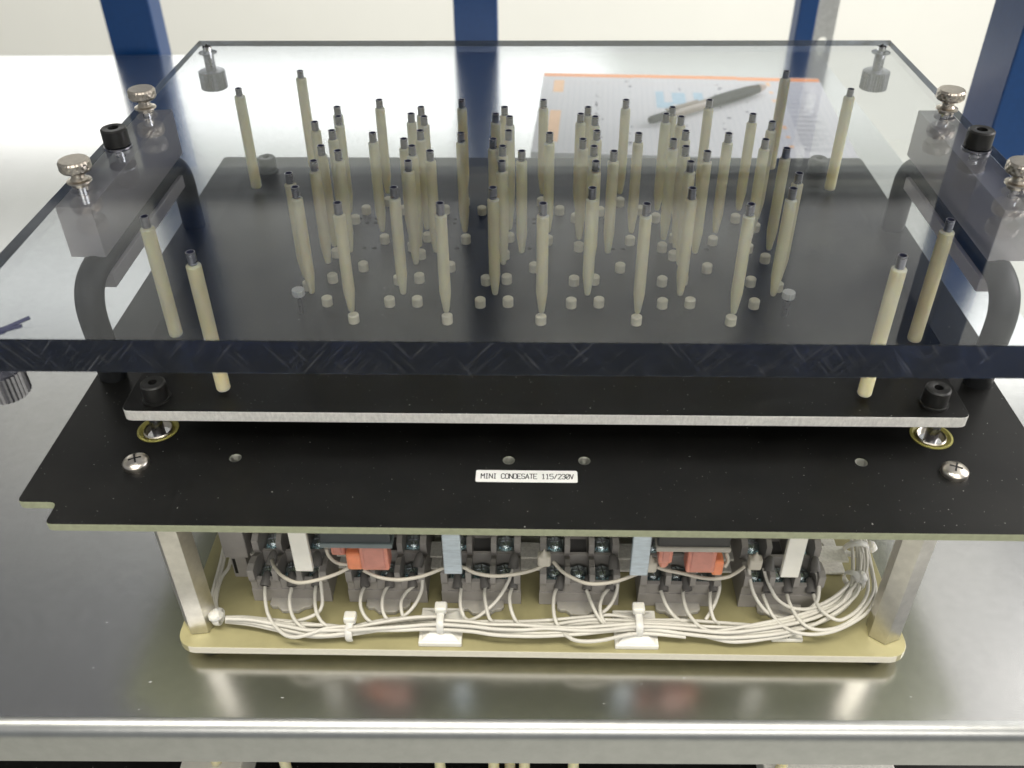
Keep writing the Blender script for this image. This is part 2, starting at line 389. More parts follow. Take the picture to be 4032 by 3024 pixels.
# ---- black panel
PW = 160.8
out = [(-148.3, 4), (148.3, 4), (148.3, 13.2), (PW, 13.2), (PW, 254.9), (-PW, 254.9), (-PW, 13.2), (-148.3, 13.2)]
def fillet(pts, r, n=4):
    res = []
    for i, p in enumerate(pts):
        a = Vector(pts[i-1]); b_ = Vector(p); c = Vector(pts[(i+1) % len(pts)])
        u = (a-b_).normalized(); v = (c-b_).normalized()
        p0 = b_+u*r; p1 = b_+v*r
        for k in range(n+1):
            t = k/n; q = p0.lerp(b_, t).lerp(b_.lerp(p1, t), t); res.append((q.x, q.y))
    return res
thr = [(-98.7, 34.2), (-10.4, 34.3), (13.8, 34.4), (102, 34.9)]
bush = [(-128.5, 48.3), (128.5, 48.3), (-128.5, 208), (128.5, 208)]
bm = plate(fillet(out, 2.2), [circle(x, y, 1.9) for x, y in thr]+[circle(x, y, 6.8, 32) for x, y in bush], 57.95, 60.76, .2)
for f in bm.faces:
    if f.normal.z < .5: f.material_index = 1
finish('panel', to_mesh(bm, 'panel'), [mBlack, mPanelEdge], fx)
bm = bmesh.new()
prof = []
for k in range(7): prof += [(1.9, 60.6-k*.4), (1.45, 60.4-k*.4)]
lathe(bm, prof+[(1.9, 57.96)], 20)
ins = to_mesh(bm, 'threaded_insert')
for x, y in thr: finish('threaded_hole', ins, mThread, fx, loc=(x, y, 0))
# springs' bushings
bm = bmesh.new()
lathe(bm, [(6.78, 58.2), (6.78, 60.95), (6.1, 61.0), (4.9, 59.6), (4.9, 58.2)], 36, mi=0)
lathe(bm, [(4.88, 58.4), (4.88, 60.6), (4.5, 61.0), (4.1, 60.7), (3.9, 58.4)], 36, mi=1)
bu = to_mesh(bm, 'bushing')
bm = bmesh.new(); lathe(bm, [(0, 50), (2.1, 50), (2.1, 68.38), (0, 68.38)], 20); post = to_mesh(bm, 'guide_post')
for x, y in bush:
    b_ = finish('bushing', bu, [mBrass, mChrome], fx, loc=(x, y, 0))
    finish('guide_post', post, mTube, fx, loc=(x, y, 0))
# pan head Phillips screws
def panhead(r=3.9, h=2.3):
    bm = bmesh.new()
    pr = [(0, h)] + [(r*math.sin(R_(a)), h*(.35+.65*math.cos(R_(a)))) for a in (12, 24, 36, 48, 60, 72, 82, 90)] + [(r, .0), (0, 0)]
    lathe(bm, pr, 28)
    for a in (25, 115):
        b = bmesh.new(); bmesh.ops.create_cube(b, size=1); bmesh.ops.scale(b, vec=(r*.95, .55, .4), verts=b.verts)
        merge(bm, b, Matrix.Translation((0, 0, h-.16)) @ Matrix.Rotation(R_(a), 4, 'Z'))
        for f in bm.faces[-6:]: f.material_index = 1; f.smooth = False
    return to_mesh(bm, 'pan_head_screw', 30)
ph = panhead(4.2, 2.7)
for x, y, a in ((-129.7, 30.7, 0), (129.6, 30.3, 40), (-129.7, 238, 10), (129.7, 238, 70)): finish('panel_screw', ph, [mChrome, mDark], fx, loc=(x, y, 60.78), rot=(0, 0, R_(a)))
# printed label
bm = plate(rounded(-20.6, 11.35, 24.0, 29.4, .6, 3), [], 60.80, 60.92, .02)
lab = finish('label', to_mesh(bm, 'label'), mTape, fx, label='white printed label on the black panel')
G = {'M': [((0,0),(0,6)),((0,6),(2,3)),((2,3),(4,6)),((4,6),(4,0))], 'I': [((1,0),(3,0)),((2,0),(2,6)),((1,6),(3,6))], 'N': [((0,0),(0,6)),((0,6),(4,0)),((4,0),(4,6))],
     'C': [((4,1),(3,0)),((3,0),(1,0)),((1,0),(0,1)),((0,1),(0,5)),((0,5),(1,6)),((1,6),(3,6)),((3,6),(4,5))],
     'O': [((1,0),(3,0)),((3,0),(4,1)),((4,1),(4,5)),((4,5),(3,6)),((3,6),(1,6)),((1,6),(0,5)),((0,5),(0,1)),((0,1),(1,0))],
     'D': [((0,0),(0,6)),((0,6),(3,6)),((3,6),(4,5)),((4,5),(4,1)),((4,1),(3,0)),((3,0),(0,0))],
     'E': [((4,0),(0,0)),((0,0),(0,6)),((0,6),(4,6)),((0,3),(3,3))],
     'S': [((0,1),(1,0)),((1,0),(3,0)),((3,0),(4,1)),((4,1),(3.6,2.6)),((3.6,2.6),(.4,3.4)),((.4,3.4),(0,5)),((0,5),(1,6)),((1,6),(3,6)),((3,6),(4,5))],
     'A': [((0,0),(2,6)),((2,6),(4,0)),((.8,2),(3.2,2))], 'T': [((2,0),(2,6)),((0,6),(4,6))],
     '1': [((2,0),(2,6)),((2,6),(.8,5)),((1,0),(3,0))], '5': [((0,.7),(1,0)),((1,0),(3,0)),((3,0),(4,1)),((4,1),(4,2.8)),((4,2.8),(3,3.6)),((3,3.6),(0,3.4)),((0,3.4),(0,6)),((0,6),(4,6))],
     '/': [((.4,0),(3.6,6))], '2': [((0,5),(1,6)),((1,6),(3,6)),((3,6),(4,5)),((4,5),(4,4)),((4,4),(0,0)),((0,0),(4,0))],
     '3': [((0,5),(1,6)),((1,6),(3,6)),((3,6),(4,5)),((4,5),(3,3.2)),((3,3.2),(1.5,3.2)),((3,3.2),(4,1.6)),((4,1.6),(3,0)),((3,0),(1,0)),((1,0),(0,1))],
     '0': [((1,0),(3,0)),((3,0),(4,1)),((4,1),(4,5)),((4,5),(3,6)),((3,6),(1,6)),((1,6),(0,5)),((0,5),(0,1)),((0,1),(1,0)),((.6,1),(3.4,5))],
     'V': [((0,6),(2,0)),((2,0),(4,6))], ' ': []}
bm = bmesh.new(); x = -18.9; u = .262; zt = 0
for ch in 'MINI CONDESATE 115/230V':
    for (a, c) in G[ch]:
        pa = Vector((x+a[0]*u, 25.55+a[1]*u*1.38)); pc = Vector((x+c[0]*u, 25.55+c[1]*u*1.38))
        d = (pc-pa); n_ = Vector((-d.y, d.x)).normalized()*.15; e = d.normalized()*.08
        q = [pa-e+n_, pa-e-n_, pc+e-n_, pc+e+n_]
        zt = 60.935+random.random()*.012
        f = bm.faces.new([bm.verts.new((p.x, p.y, zt)) for p in q]); f.normal_update()
        if f.normal.z < 0: f.normal_flip()
    x += 1.27
finish('lettering', to_mesh(bm, 'lettering'), mInk, lab)
# ---- middle plate
MW = 136.5
small = []
for k in range(-2, 4):
    for dx, dy in ((0, 165.5), (3.4, 165.5), (7, 165.5), (0, 161.9), (3.5, 161.9), (7, 161.9), (5.4, 140.6), (9.6, 140.6)):
        small.append((-76.4+33.2*(k+2)+dx, dy))
bm = plate(fillet([(-MW, 43.3), (MW, 43.3), (MW, 226.1), (-MW, 226.1)], 3.2), [circle(x, y, .95, 10) for x, y in small if x < 90], 68.4, 72.51, .2)
for f in bm.faces:
    c_ = f.calc_center_median()
    if abs(f.normal.z) < .8 and (abs(c_.x) > 130 or c_.y < 50 or c_.y > 220): f.material_index = 1
finish('carrier_plate', to_mesh(bm, 'carrier_plate'), [mBlack, mMilled], fx)
def capscrew(r, h, rh, neck=0):
    bm = bmesh.new()
    lathe(bm, [(r*.99, .0), (r, .3), (r, h-.5), (r-.5, h), (rh+.15, h), (rh, h-.1)], 40)
    lathe(bm, [(rh, h-.1), (rh, h-2.6), (0, h-2.6)], 6, mi=1)
    if neck: lathe(bm, [(r*.72, -neck), (r*.72, 0), (r*.99, 0)], 24)
    return to_mesh(bm, 'cap_screw', 40)
cs = capscrew(4.0, 5.8, 1.4)
for x, y in ((-126.6, 47.6+4), (126.8, 47.9+4), (-126.3, 214), (126.4, 214)): finish('cap_screw', cs, [mRubber, mDark], fx, loc=(x, y-1.5, 73.4))
bm = bmesh.new(); lathe(bm, [(2.2, 0), (4.6, 0), (4.6, .85), (2.2, .85)], 28); ws = to_mesh(bm, 'washer')
for x, y in ((-126.6, 50.1), (126.8, 50.4), (-126.3, 212.5), (126.4, 212.5)): finish('washer', ws, mRubber, fx, loc=(x, y, 72.53))
DISCS = [(-66.7,87.6),(-33.4,87.6),(-.2,87.6),(33.5,87.6),(66.7,87.6),(-55.3,98.6),(-22.2,98.4),(10.8,98.4),(43.8,98.4),(76.8,98.4),(-45.2,98.9),(-12.1,99),(20.9,99),(53.8,98.9),(-78.2,98.7),
 (-87.3,109.5),(87.7,110.1),(78.3,113.5),(-53.8,113.9),(-20.8,113.8),(12.3,113.8),(20,114.6),(45.3,113.6),(-79,114.8),(-46.1,115.2),(-13,114.8),(53.2,114.8),
 (63.5,123.4),(-68.6,123.5),(-35,123.6),(-2.7,123.5),(30.3,123.5),(87,130.8),(-47.3,133),(51.7,133),(-80.8,133.8),(-14.3,133),(81.8,138.8),(15,139.6),(48,139.4),(-18.2,139.4),(-51.3,139.4),
 (-63.2,145.2),(2.8,144.9),(35.7,144.8),(68.8,145),(-30.3,145.4),(-46,147.1),(-12.7,147.1),(20.5,147.1),(53.6,147.1),(87.8,156.2),(-77.7,161.9),(14.5,164.2),(47.9,164.3),(81,164),(-18.4,164),
 (-25,170.5),(8,170.8),(41.9,171.2),(-58,170.7),(-74.4,170.6),(24.9,170),(-40.7,171),(-65.9,178.7),(.3,178.8),(34,178.8),(-32.6,178.7),(67.2,178.9)]
bm = bmesh.new(); lathe(bm, [(0, 0), (1.95, 0), (1.95, 2.9), (1.55, 3.25), (0, 3.3)], 18); dm = to_mesh(bm, 'nylon_disc')
for x, y in DISCS: finish('nylon_disc', dm, mDisc, fx, loc=(x, y, 72.52))
# small knurled clear pillars
bm = bmesh.new(); lathe(bm, [(.0, 0), (.9, 0), (.9, 7.5)], 12, mi=1)
b = bmesh.new(); n = 28
rr = [(2.0+.28*(k % 2)) for k in range(n)]
prof = [(r_*math.cos(2*math.pi*k/n), r_*math.sin(2*math.pi*k/n)) for k, r_ in enumerate(rr)]
merge(bm, b); prism(bm, prof, 7.5, 9.8, 'z'); kp = to_mesh(bm, 'knurled_pillar')
for x in (-86.5, 86.8): finish('knurled_pillar', kp, [mNylon, mTube], fx, loc=(x, 93, 72.52))

# ---- clear top plate with probe pins
ZT, ZB = 125.32, 114.92
P5 = [-66.8, -33.4, 0, 33.5, 66.9]
PINS = [(x, 86.4) for x in P5] + [(-83.1+33.2*k, 98) for k in range(6)] + [(x, 119.3) for x in (-81, -47.5, -14.4, 18.7, 51.9)] + \
 [(x, 128.2) for x in (-73.9, -40.6, -7.5, 25.6, 59)] + [(x, 132.6) for x in (-80.9, -47.6, -14.5, 18.7, 51.9)] + [(x, 139.1) for x in (-51.3, -18.2, 14.9, 48.2, 81.8)] + \
 [(x, 144.7) for x in (-63.7, -30.5, 2.7, 35.9, 69.3)] + [(x, y) for y in (147.0, 161.2) for x in (-79.4, -46, -12.7, 20.5, 53.7)] + [(x, 164) for x in (-51.3, -18.2, 15, 48.2, 81.8)] + \
 [(x, 171.1) for x in (-81.6, -48.1, -14.9, 18.2, 51.5)] + [(x, 179) for x in (-65.9, -32.5, .6, 33.8, 67.2)] + [(-87.6, 109), (87.6, 110), (87.8, 131), (-87.6, 155.4), (87.7, 156.2)]
GUIDES = [(-105.1, 53.5), (105, 53.3), (-126.7, 76.3), (126.8, 76), (-126.6, 192), (126.8, 191.6), (-105.2, 213.8), (105.1, 213.3)]
KN = [(-156.4, 166), (-156, 99), (156.2, 165.5), (156.1, 99)]; CS = [(-154.6, 130.5), (154.6, 130)]
ST = [(-155.8, 247.5), (155.8, 247.2), (-153.2, 19.5), (153.2, 19.5)]
holes = [circle(x, y, 1.34, 14) for x, y in PINS+GUIDES] + [circle(x, y, 1.6, 16) for x, y in KN+CS] + [circle(x, y, 1.9, 16) for x, y in ST]
bm = plate([(-161.9, 7.3), (162.1, 7.3), (162.1, 256.1), (-161.9, 256.1)], holes, ZB, ZT, .15)
for f in bm.faces:
    c_ = f.calc_center_median()
    if abs(f.normal.z) < .5 and (min(abs(c_.y-7.3), abs(c_.y-256.1), abs(abs(c_.x)-162)) < .5): f.material_index = 1
finish('clear_top_plate', to_mesh(bm, 'clear_top_plate', 10), [mGlass, mGlassEdge], fx)
bm = bmesh.new(); lathe(bm, [(1.12, ZB+.3), (1.12, ZT+.05), (1.38, ZT+.05), (1.38, ZB-.05)], 22)
for f in bm.faces:
    if f.calc_center_median().xy.length < 1.115: f.material_index = 1
sl = to_mesh(bm, 'receptacle', 50)
def pin_mesh(r, zt, taper, ztip):
    bm = bmesh.new()
    pr = [(0, zt), (1.05, zt), (r-.35, zt-.15), (r, zt-.5)]
    if taper: pr += [(r, ztip+8), (r*.62, ztip+1.8), (r*.52, ztip+.4), (r*.4, ztip), (0, ztip)]
    else: pr += [(r, ztip+.7), (r-.25, ztip+.2), (r-.8, ztip), (0, ztip)]
    lathe(bm, pr, 20); return to_mesh(bm, 'probe_pin', 25)
pm = pin_mesh(2.0, ZB-.05, True, 77.8); gm = pin_mesh(2.3, ZB-.05, False, 73.9)
for i, (x, y) in enumerate(PINS+GUIDES):
    g_ = i >= len(PINS)
    if not g_: x += random.uniform(-.12, .12); y += random.uniform(-.12, .12)
    p = finish('guide_pin' if g_ else 'probe_pin', gm if g_ else pm, mPin, fx, loc=(PINS+GUIDES)[i]+(0,), rot=(0, 0, random.uniform(0, 6)))
    finish('receptacle', sl, [mTube, mTubeIn], p)
# knurled thumb screws along the sides
def knurled(r, h, rows=7, n=56, top=True):
    bm = bmesh.new(); rings = []
    for j in range(rows+1):
        z = h*j/rows; ring = []
        for k in range(n):
            a = 2*math.pi*(k+.0)/n
            q = ((k+j*1) % 4); q2 = ((k-j*1) % 4)
            rr_ = r-.17*(1 if q == 0 else 0)-.17*(1 if q2 == 0 else 0)
            if j in (0, rows): rr_ = r-.45
            ring.append(bm.verts.new((rr_*math.cos(a), rr_*math.sin(a), z)))
        rings.append(ring)
    for a_, c_ in zip(rings, rings[1:]):
        for k in range(n): bm.faces.new((a_[k], a_[(k+1) % n], c_[(k+1) % n], c_[k]))
    return bm, rings
def thumbscrew():
    bm, rings = knurled(6.1, 4.6, rows=6, n=60)
    def ring(r, z): return [bm.verts.new((r*math.cos(2*math.pi*k/60), r*math.sin(2*math.pi*k/60), z)) for k in range(60)]
    def join(a, c, sm=False):
        for k in range(60): f = bm.faces.new((a[k], a[(k+1) % 60], c[(k+1) % 60], c[k])); f.smooth = sm
    prev = rings[-1]
    for r, z in ((5.4, 4.95), (5.0, 4.97)):
        c = ring(r, z); join(prev, c, False); prev = c
    bm.faces.new(prev)
    prev = rings[0]
    for r, z in ((5.4, -.25), (3.3, -.35), (2.7, -1.0), (2.5, -2.0), (2.6, -3.2), (3.3, -4.2), (4.7, -4.6), (4.8, -5.3), (3.5, -5.7), (3.4, -7.15), (1.8, -7.2), (1.8, -17)):
        c = ring(r, z); join(prev, c, True); prev = c
    bmesh.ops.translate(bm, vec=(0, 0, 7.2), verts=bm.verts)
    bmesh.ops.recalc_face_normals(bm, faces=bm.faces[:])
    bmesh.ops.scale(bm, vec=(.86, .86, .76), verts=bm.verts)
    return to_mesh(bm, 'thumbscrew', 24)
ts = thumbscrew()
for x, y in KN: finish('thumbscrew', ts, mKnob, fx, loc=(x, y, ZT+.02), rot=(0, 0, random.uniform(0, 3)))
cs2 = capscrew(4.6, 6.2, 1.9, neck=0)
bm = bmesh.new(); lathe(bm, [(1.5, 0), (5.0, 0), (5.1, .5), (5.0, 1.0), (1.5, 1.0)], 30); w2 = to_mesh(bm, 'washer')
for x, y in CS:
    finish('cap_screw', cs2, [mRubber, mDark], fx, loc=(x, y, ZT+1.4)); finish('washer', w2, mTube, fx, loc=(x, y, ZT+.03))
# captive screws hanging under the corners
def captive():
    bm = bmesh.new(); n = 60
    prof = []
    for k in range(n):
        r_ = 6.2 if k % 2 else 5.75
        a = 2*math.pi*k/n; prof.append((r_*math.cos(a), r_*math.sin(a)))
    # screwdriver slot cut across the lower face
    prism(bm, prof, -16.5, -8.6, 'z')
    lathe(bm, [(0, -8.6), (5.4, -8.6), (5.6, -8.3), (2.4, -7.9), (2.4, -.2)], 30)
    lathe(bm, [(2.4, -.4), (4.2, -.4), (4.2, 0), (1.88, 0)], 30)
    lathe(bm, [(1.88, 0), (1.88, 9.2), (1.2, 10.2)], 16, mi=0)
    lathe(bm, [(1.85, 9.2), (0, 11.8)], 6, mi=1)
    bmesh.ops.recalc_face_normals(bm, faces=bm.faces[:])
    return to_mesh(bm, 'captive_screw', 25)
cp = captive()
bm = bmesh.new(); box(bm, -6.4, 6.4, -.7, .7, -18.2, -16.3); slot = to_mesh(bm, 'slot')
for x, y in ST:
    o = finish('captive_screw', cp, [mTube, mDark], fx, loc=(x, y, ZB))
# ---- handles and the clear blocks over them
for s in (-1, 1):
    hx = s*154.4
    bm = bmesh.new()
    pts = [(hx, 77.5, 60.8), (hx, 77.3, 70), (hx, 77, 79), (hx, 78, 85), (hx, 81.5, 90), (hx, 88, 92.6), (hx, 100, 93), (hx, 128, 93), (hx, 158, 93), (hx, 170, 92.6), (hx, 176.5, 90), (hx, 180, 85), (hx, 181, 79), (hx, 181.2, 70), (hx, 181.5, 60.8)]
    tube(bm, pts, (4.9, 4.2), 18, 5, flat=(1, 0, 0))
    h = finish('handle', to_mesh(bm, 'handle', 60), mHandle, fx)
    bm = bmesh.new()
    x0, x1 = sorted((s*149.9, s*162.0))
    box(bm, x0, x1, 89.5, 176, 96.4, ZB-.03, .25)
    xa, xb = sorted((s*150.0, s*158.8))
    box(bm, xa, xb, 90.5, 171, 84, 89.2, .25)
    finish('spacer_block', to_mesh(bm, 'spacer_block'), mBlock, fx)

# ================================================================== relay sockets
def socket_body():
    bm = bmesh.new()
    Wd = 26.5
    low = [(20, 8.03), (20, 18.6), (21.2, 18.9), (21.2, 14.5), (30.2, 14.5), (30.2, 21.4), (31.2, 21.6), (31.2, 19.0), (39.5, 19.0), (39.5, 33), (78, 33), (78, 8.03)]
    prism(bm, low, 0, Wd, 'x')
    rib = [(19.7, 17.6), (18.7, 19.6), (18.7, 24.2), (21.5, 24.9), (25.5, 24.2), (29.3, 21.6), (27.9, 24.4), (27.9, 28.4), (30.2, 29.6), (34, 29.7), (40.5, 29.2), (40.5, 19.2), (31, 14.2), (21, 14.2), (19.9, 16)]
    rib = [(19.85, 9.5)] + rib[:-1] + [(21, 9.5)]
    for x0, x1 in ((-.05, 2.15), (8.25, 10.1), (16.45, 18.3), (24.35, 26.55)): prism(bm, rib, x0, x1, 'x', .12)
    # moulded front band, pip marks
    box(bm, -.25, Wd+.25, 19.55, 21, 8.05, 14.2, .15)
    box(bm, 3.4, 3.6, 19.45, 19.6, 14.6, 16.0); box(bm, 22.9, 23.1, 19.45, 19.6, 14.6, 16.0)
    # open relay well behind
    box(bm, .6, Wd-.6, 39.4, 42, 33.0, 36.5, .3)
    for xx in (4, 9, 14, 19): box(bm, xx, xx+3, 44, 76, 33.0, 38.5, .3)
    return to_mesh(bm, 'relay_socket', 30)
sb = socket_body()
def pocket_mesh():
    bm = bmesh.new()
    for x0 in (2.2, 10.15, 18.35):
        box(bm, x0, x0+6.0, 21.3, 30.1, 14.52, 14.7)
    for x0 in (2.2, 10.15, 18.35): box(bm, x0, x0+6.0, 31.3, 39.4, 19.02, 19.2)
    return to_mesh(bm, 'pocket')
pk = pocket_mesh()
def term():
    bm = bmesh.new()
    box(bm, -2.85, 2.85, -3.3, 2.7, -.7, 0, .15)
    for k in range(-3, 4):   # serrated clamp leaves in front of the head
        box(bm, k*.72-.14, k*.72+.14, -3.35, -1.6, -.05, .35+.1*abs(k))
    lathe(bm, [(0, 2.0), (1.3, 1.95), (2.1, 1.6), (2.6, .9), (2.65, 0), (0, 0)], 18)
    for a in (12, 102):
        b = bmesh.new(); bmesh.ops.create_cube(b, size=1); bmesh.ops.scale(b, vec=(3.4, .38, .42), verts=b.verts)
        for f in b.faces: f.material_index = 1
        merge(bm, b, Matrix.Translation((0, 0, 1.85)) @ Matrix.Rotation(R_(a), 4, 'Z'))
    return to_mesh(bm, 'terminal_screw', 30)
tm = term()
def ferrule():
    bm = bmesh.new()
    lathe(bm, [(.55, 5.2), (.75, 5), (1.25, 4.4), (1.6, 2.5), (1.72, 0), (1.38, 0), (1.2, 1.6)], 18)
    lathe(bm, [(1.25, 1.2), (0, 1.2)], 14, mi=1)
    return to_mesh(bm, 'ferrule', 40)
fm = ferrule()
bm = plate([(-7.5, 0), (-7.5, -3.6), (-6.4, -4.6), (-4.6, -4.6), (-2.8, -6.4), (2.8, -6.4), (4.6, -4.8), (6.6, -4.4), (7.5, -3.4), (7.5, 0)], [], 0, 1.6, .25); cl = to_mesh(bm, 'mounting_clip')
bm = bmesh.new(); prism(bm, [(2*math.cos(R_(a)), -1.2+2*math.sin(R_(a))*1.1) for a in range(180, 361, 20)], 1.6, 1.75, 'z'); nt_ = to_mesh(bm, 'clip_notch')
SX = [-97.9, -65.0, -33.1, 0.0, 33.4, 67.6]
FERR = {0: [5.0, 14.1, 22.4], 1: [6.2, 14.4, 22.2], 2: [5.4, 14.8, 24.0], 3: [6.2, 15.8, 23.6], 4: [8.0, 16.0, 24.9], 5: [8.2, 15.0, 22.8]}
FERR2 = {0: [7.6, 23.4], 1: [24.1], 2: [24.0], 3: [24.4], 4: [24.6], 5: [8.2, 23.4]}
for i, x0 in enumerate(SX):
    s_ = finish('relay_socket', sb, mGrey, fx, loc=(x0, 0, 0))
    finish('pocket_floor', pk, mPocket, s_)
    for k, xx in enumerate((5.2, 13.2, 21.3)):
        finish('terminal_screw', tm, [mZinc, mTube], s_, loc=(xx, 26.2, 16.6), rot=(R_(random.uniform(2, 9)), R_(random.uniform(-3, 3)), R_(random.uniform(-6, 6))))
        if k != 1: finish('terminal_screw', tm, [mZinc, mTube], s_, loc=(xx, 35, 21.2), rot=(R_(random.uniform(2, 9)), 0, R_(random.uniform(-8, 10))))
    for xx in FERR[i]: finish('ferrule', fm, [mGreyDk, mDark], s_, loc=(xx, 18.6, 16.9), rot=(R_(-62), 0, R_(random.uniform(-14, 14))))
    for xx in FERR2[i]: finish('ferrule', fm, [mGreyDk, mDark], s_, loc=(xx, 21.0, 24.4), rot=(R_(-55), 0, R_(random.uniform(-12, 6))))
    c_ = finish('mounting_clip', cl, mClip, s_, loc=(13.4, 20.6, 8.1))
    finish('clip_notch', nt_, mGrey, c_) if False else None
bm = bmesh.new(); box(bm, -107.6, -102.2, 30, 60, 8.05, 20, .3); box(bm, -108.8, -100.4, 28.5, 62, 19.6, 41, .4)
box(bm, -107.0, -106.0, 29.85, 31, 10.2, 17.5, 0, 1); finish('end_bracket', to_mesh(bm, 'end_bracket'), [mGrey, mDark], fx)
# DIN rail behind the sockets
bm = plate(rounded(-104, 107.4, 34, 66, .4, 2), [rounded(98+dx, 103+dx, 42, 49, 2.4, 5) for dx in (-200, 0)], 8.6, 9.6, .1)
box(bm, -104, 107.4, 40.0, 41.0, 8.7, 15.0); box(bm, -104, 107.4, 34.2, 41.0, 14.6, 15.6); box(bm, -104, 107.4, 66.0, 67.0, 8.7, 15.0); box(bm, -104, 107.4, 66.0, 73.0, 14.6, 15.6)
finish('mounting_rail', to_mesh(bm, 'mounting_rail'), mMilled, fx)
# hold-down bars hanging from the panel
for x, mm, zb in ((-75.4, mWhitePl, 33.7), (-27.8, mAluBrush, 33.3), (31.1, mAluBrush, 33.6), (78.6, mWhitePl, 33.6)):
    bm = bmesh.new(); box(bm, x-2.85, x+2.85, 10.4, 12.3, zb, 57.9, .35)
    finish('hanging_bar', to_mesh(bm, 'hanging_bar'), mm, fx)
# plug modules with red insulated tab connectors
def module(x0, x1, mb, mf, name='plug_module'):
    bm = bmesh.new(); box(bm, x0+.4, x1-.4, 8.3, 30, 49.2, 57.9, .5); box(bm, x0, x1, 7.9, 31, 47.4, 49.3, .35, 1)
    return finish(name, to_mesh(bm, name), [mb, mf], fx)
m1 = module(-68.2, -45.7, mBox, mFlangeT); m2 = module(35.2, 57.9, mBoxB, mFlangeG)
def connector(parent, x0, x1, z0, z1, barrel=None, y0=9.0, y1=15):
    bm = bmesh.new(); box(bm, x0, x1, y0, y1, z0, z1, .7)
    box(bm, x0+1.2, x1-1.2, y0-.25, y0+1, z0+1.2, z1-.6, .3)
    if barrel: box(bm, barrel[0], barrel[1], y0+.4, y1-.6, barrel[2], barrel[3], .9, 1)
    c = finish('tab_connector', to_mesh(bm, 'tab_connector'), [mOrange, mOrangeHot], parent)
connector(m1, -56.6, -47.6, 36.1, 47.3, (-61.2, -56.2, 35.6, 43.2)); connector(m1, -66.6, -61.9, 38.4, 47.3, None, 13, 18)
connector(m2, 45.4, 54.3, 36.7, 47.3, (53.6, 57.2, 35.0, 41.5)); connector(m2, 36.4, 40.8, 40.9, 47.3, None)
bm = bmesh.new(); lathe(bm, [(0, 37.2), (1.2, 37.5), (1.7, 38.6), (1.8, 41.0), (0, 41)], 16, center=(38.6, 11.6, 0)); finish('connector_tip', to_mesh(bm, 'connector_tip'), mOrange, m2)
# white splice caps on the loom
for x, y, z in ((1.2, 17.4, 33.0), (38.8-3.6, 15.5, 33.0), (69.2, 17.4, 32.6)):
    bm = bmesh.new(); box(bm, x-2.2, x+2.2, y-1.6, y+1.6, z-2.2, z+2.6, .8)
    lathe(bm, [(1.5, z+2.4), (.9, z+3.4), (.35, z+4.0), (.2, z+4.8), (0, z+4.8)], 12, center=(x, y, 0))
    finish('splice_cap', to_mesh(bm, 'splice_cap'), mWireG, fx)
# spring retaining leg by the front corner
bm = bmesh.new()
for (xa, ya, xb, yb) in ((-142.2, 10.6, -136.2, 15.6), (-141.6, 10.2, -136.6, 11.6), (-142.2, 10.8, -145.6, 13.0)): tube(bm, [(xa, ya, ZT+.5), (xb, yb, ZT+1.3)], .55, 8, 1)
lathe(bm, [(0, .02), (1.5, .02), (1.3, .7), (0, .9)], 12, center=(-142, 10.6, ZT))
finish('spring_clip', to_mesh(bm, 'spring_clip'), mTubeIn, fx)
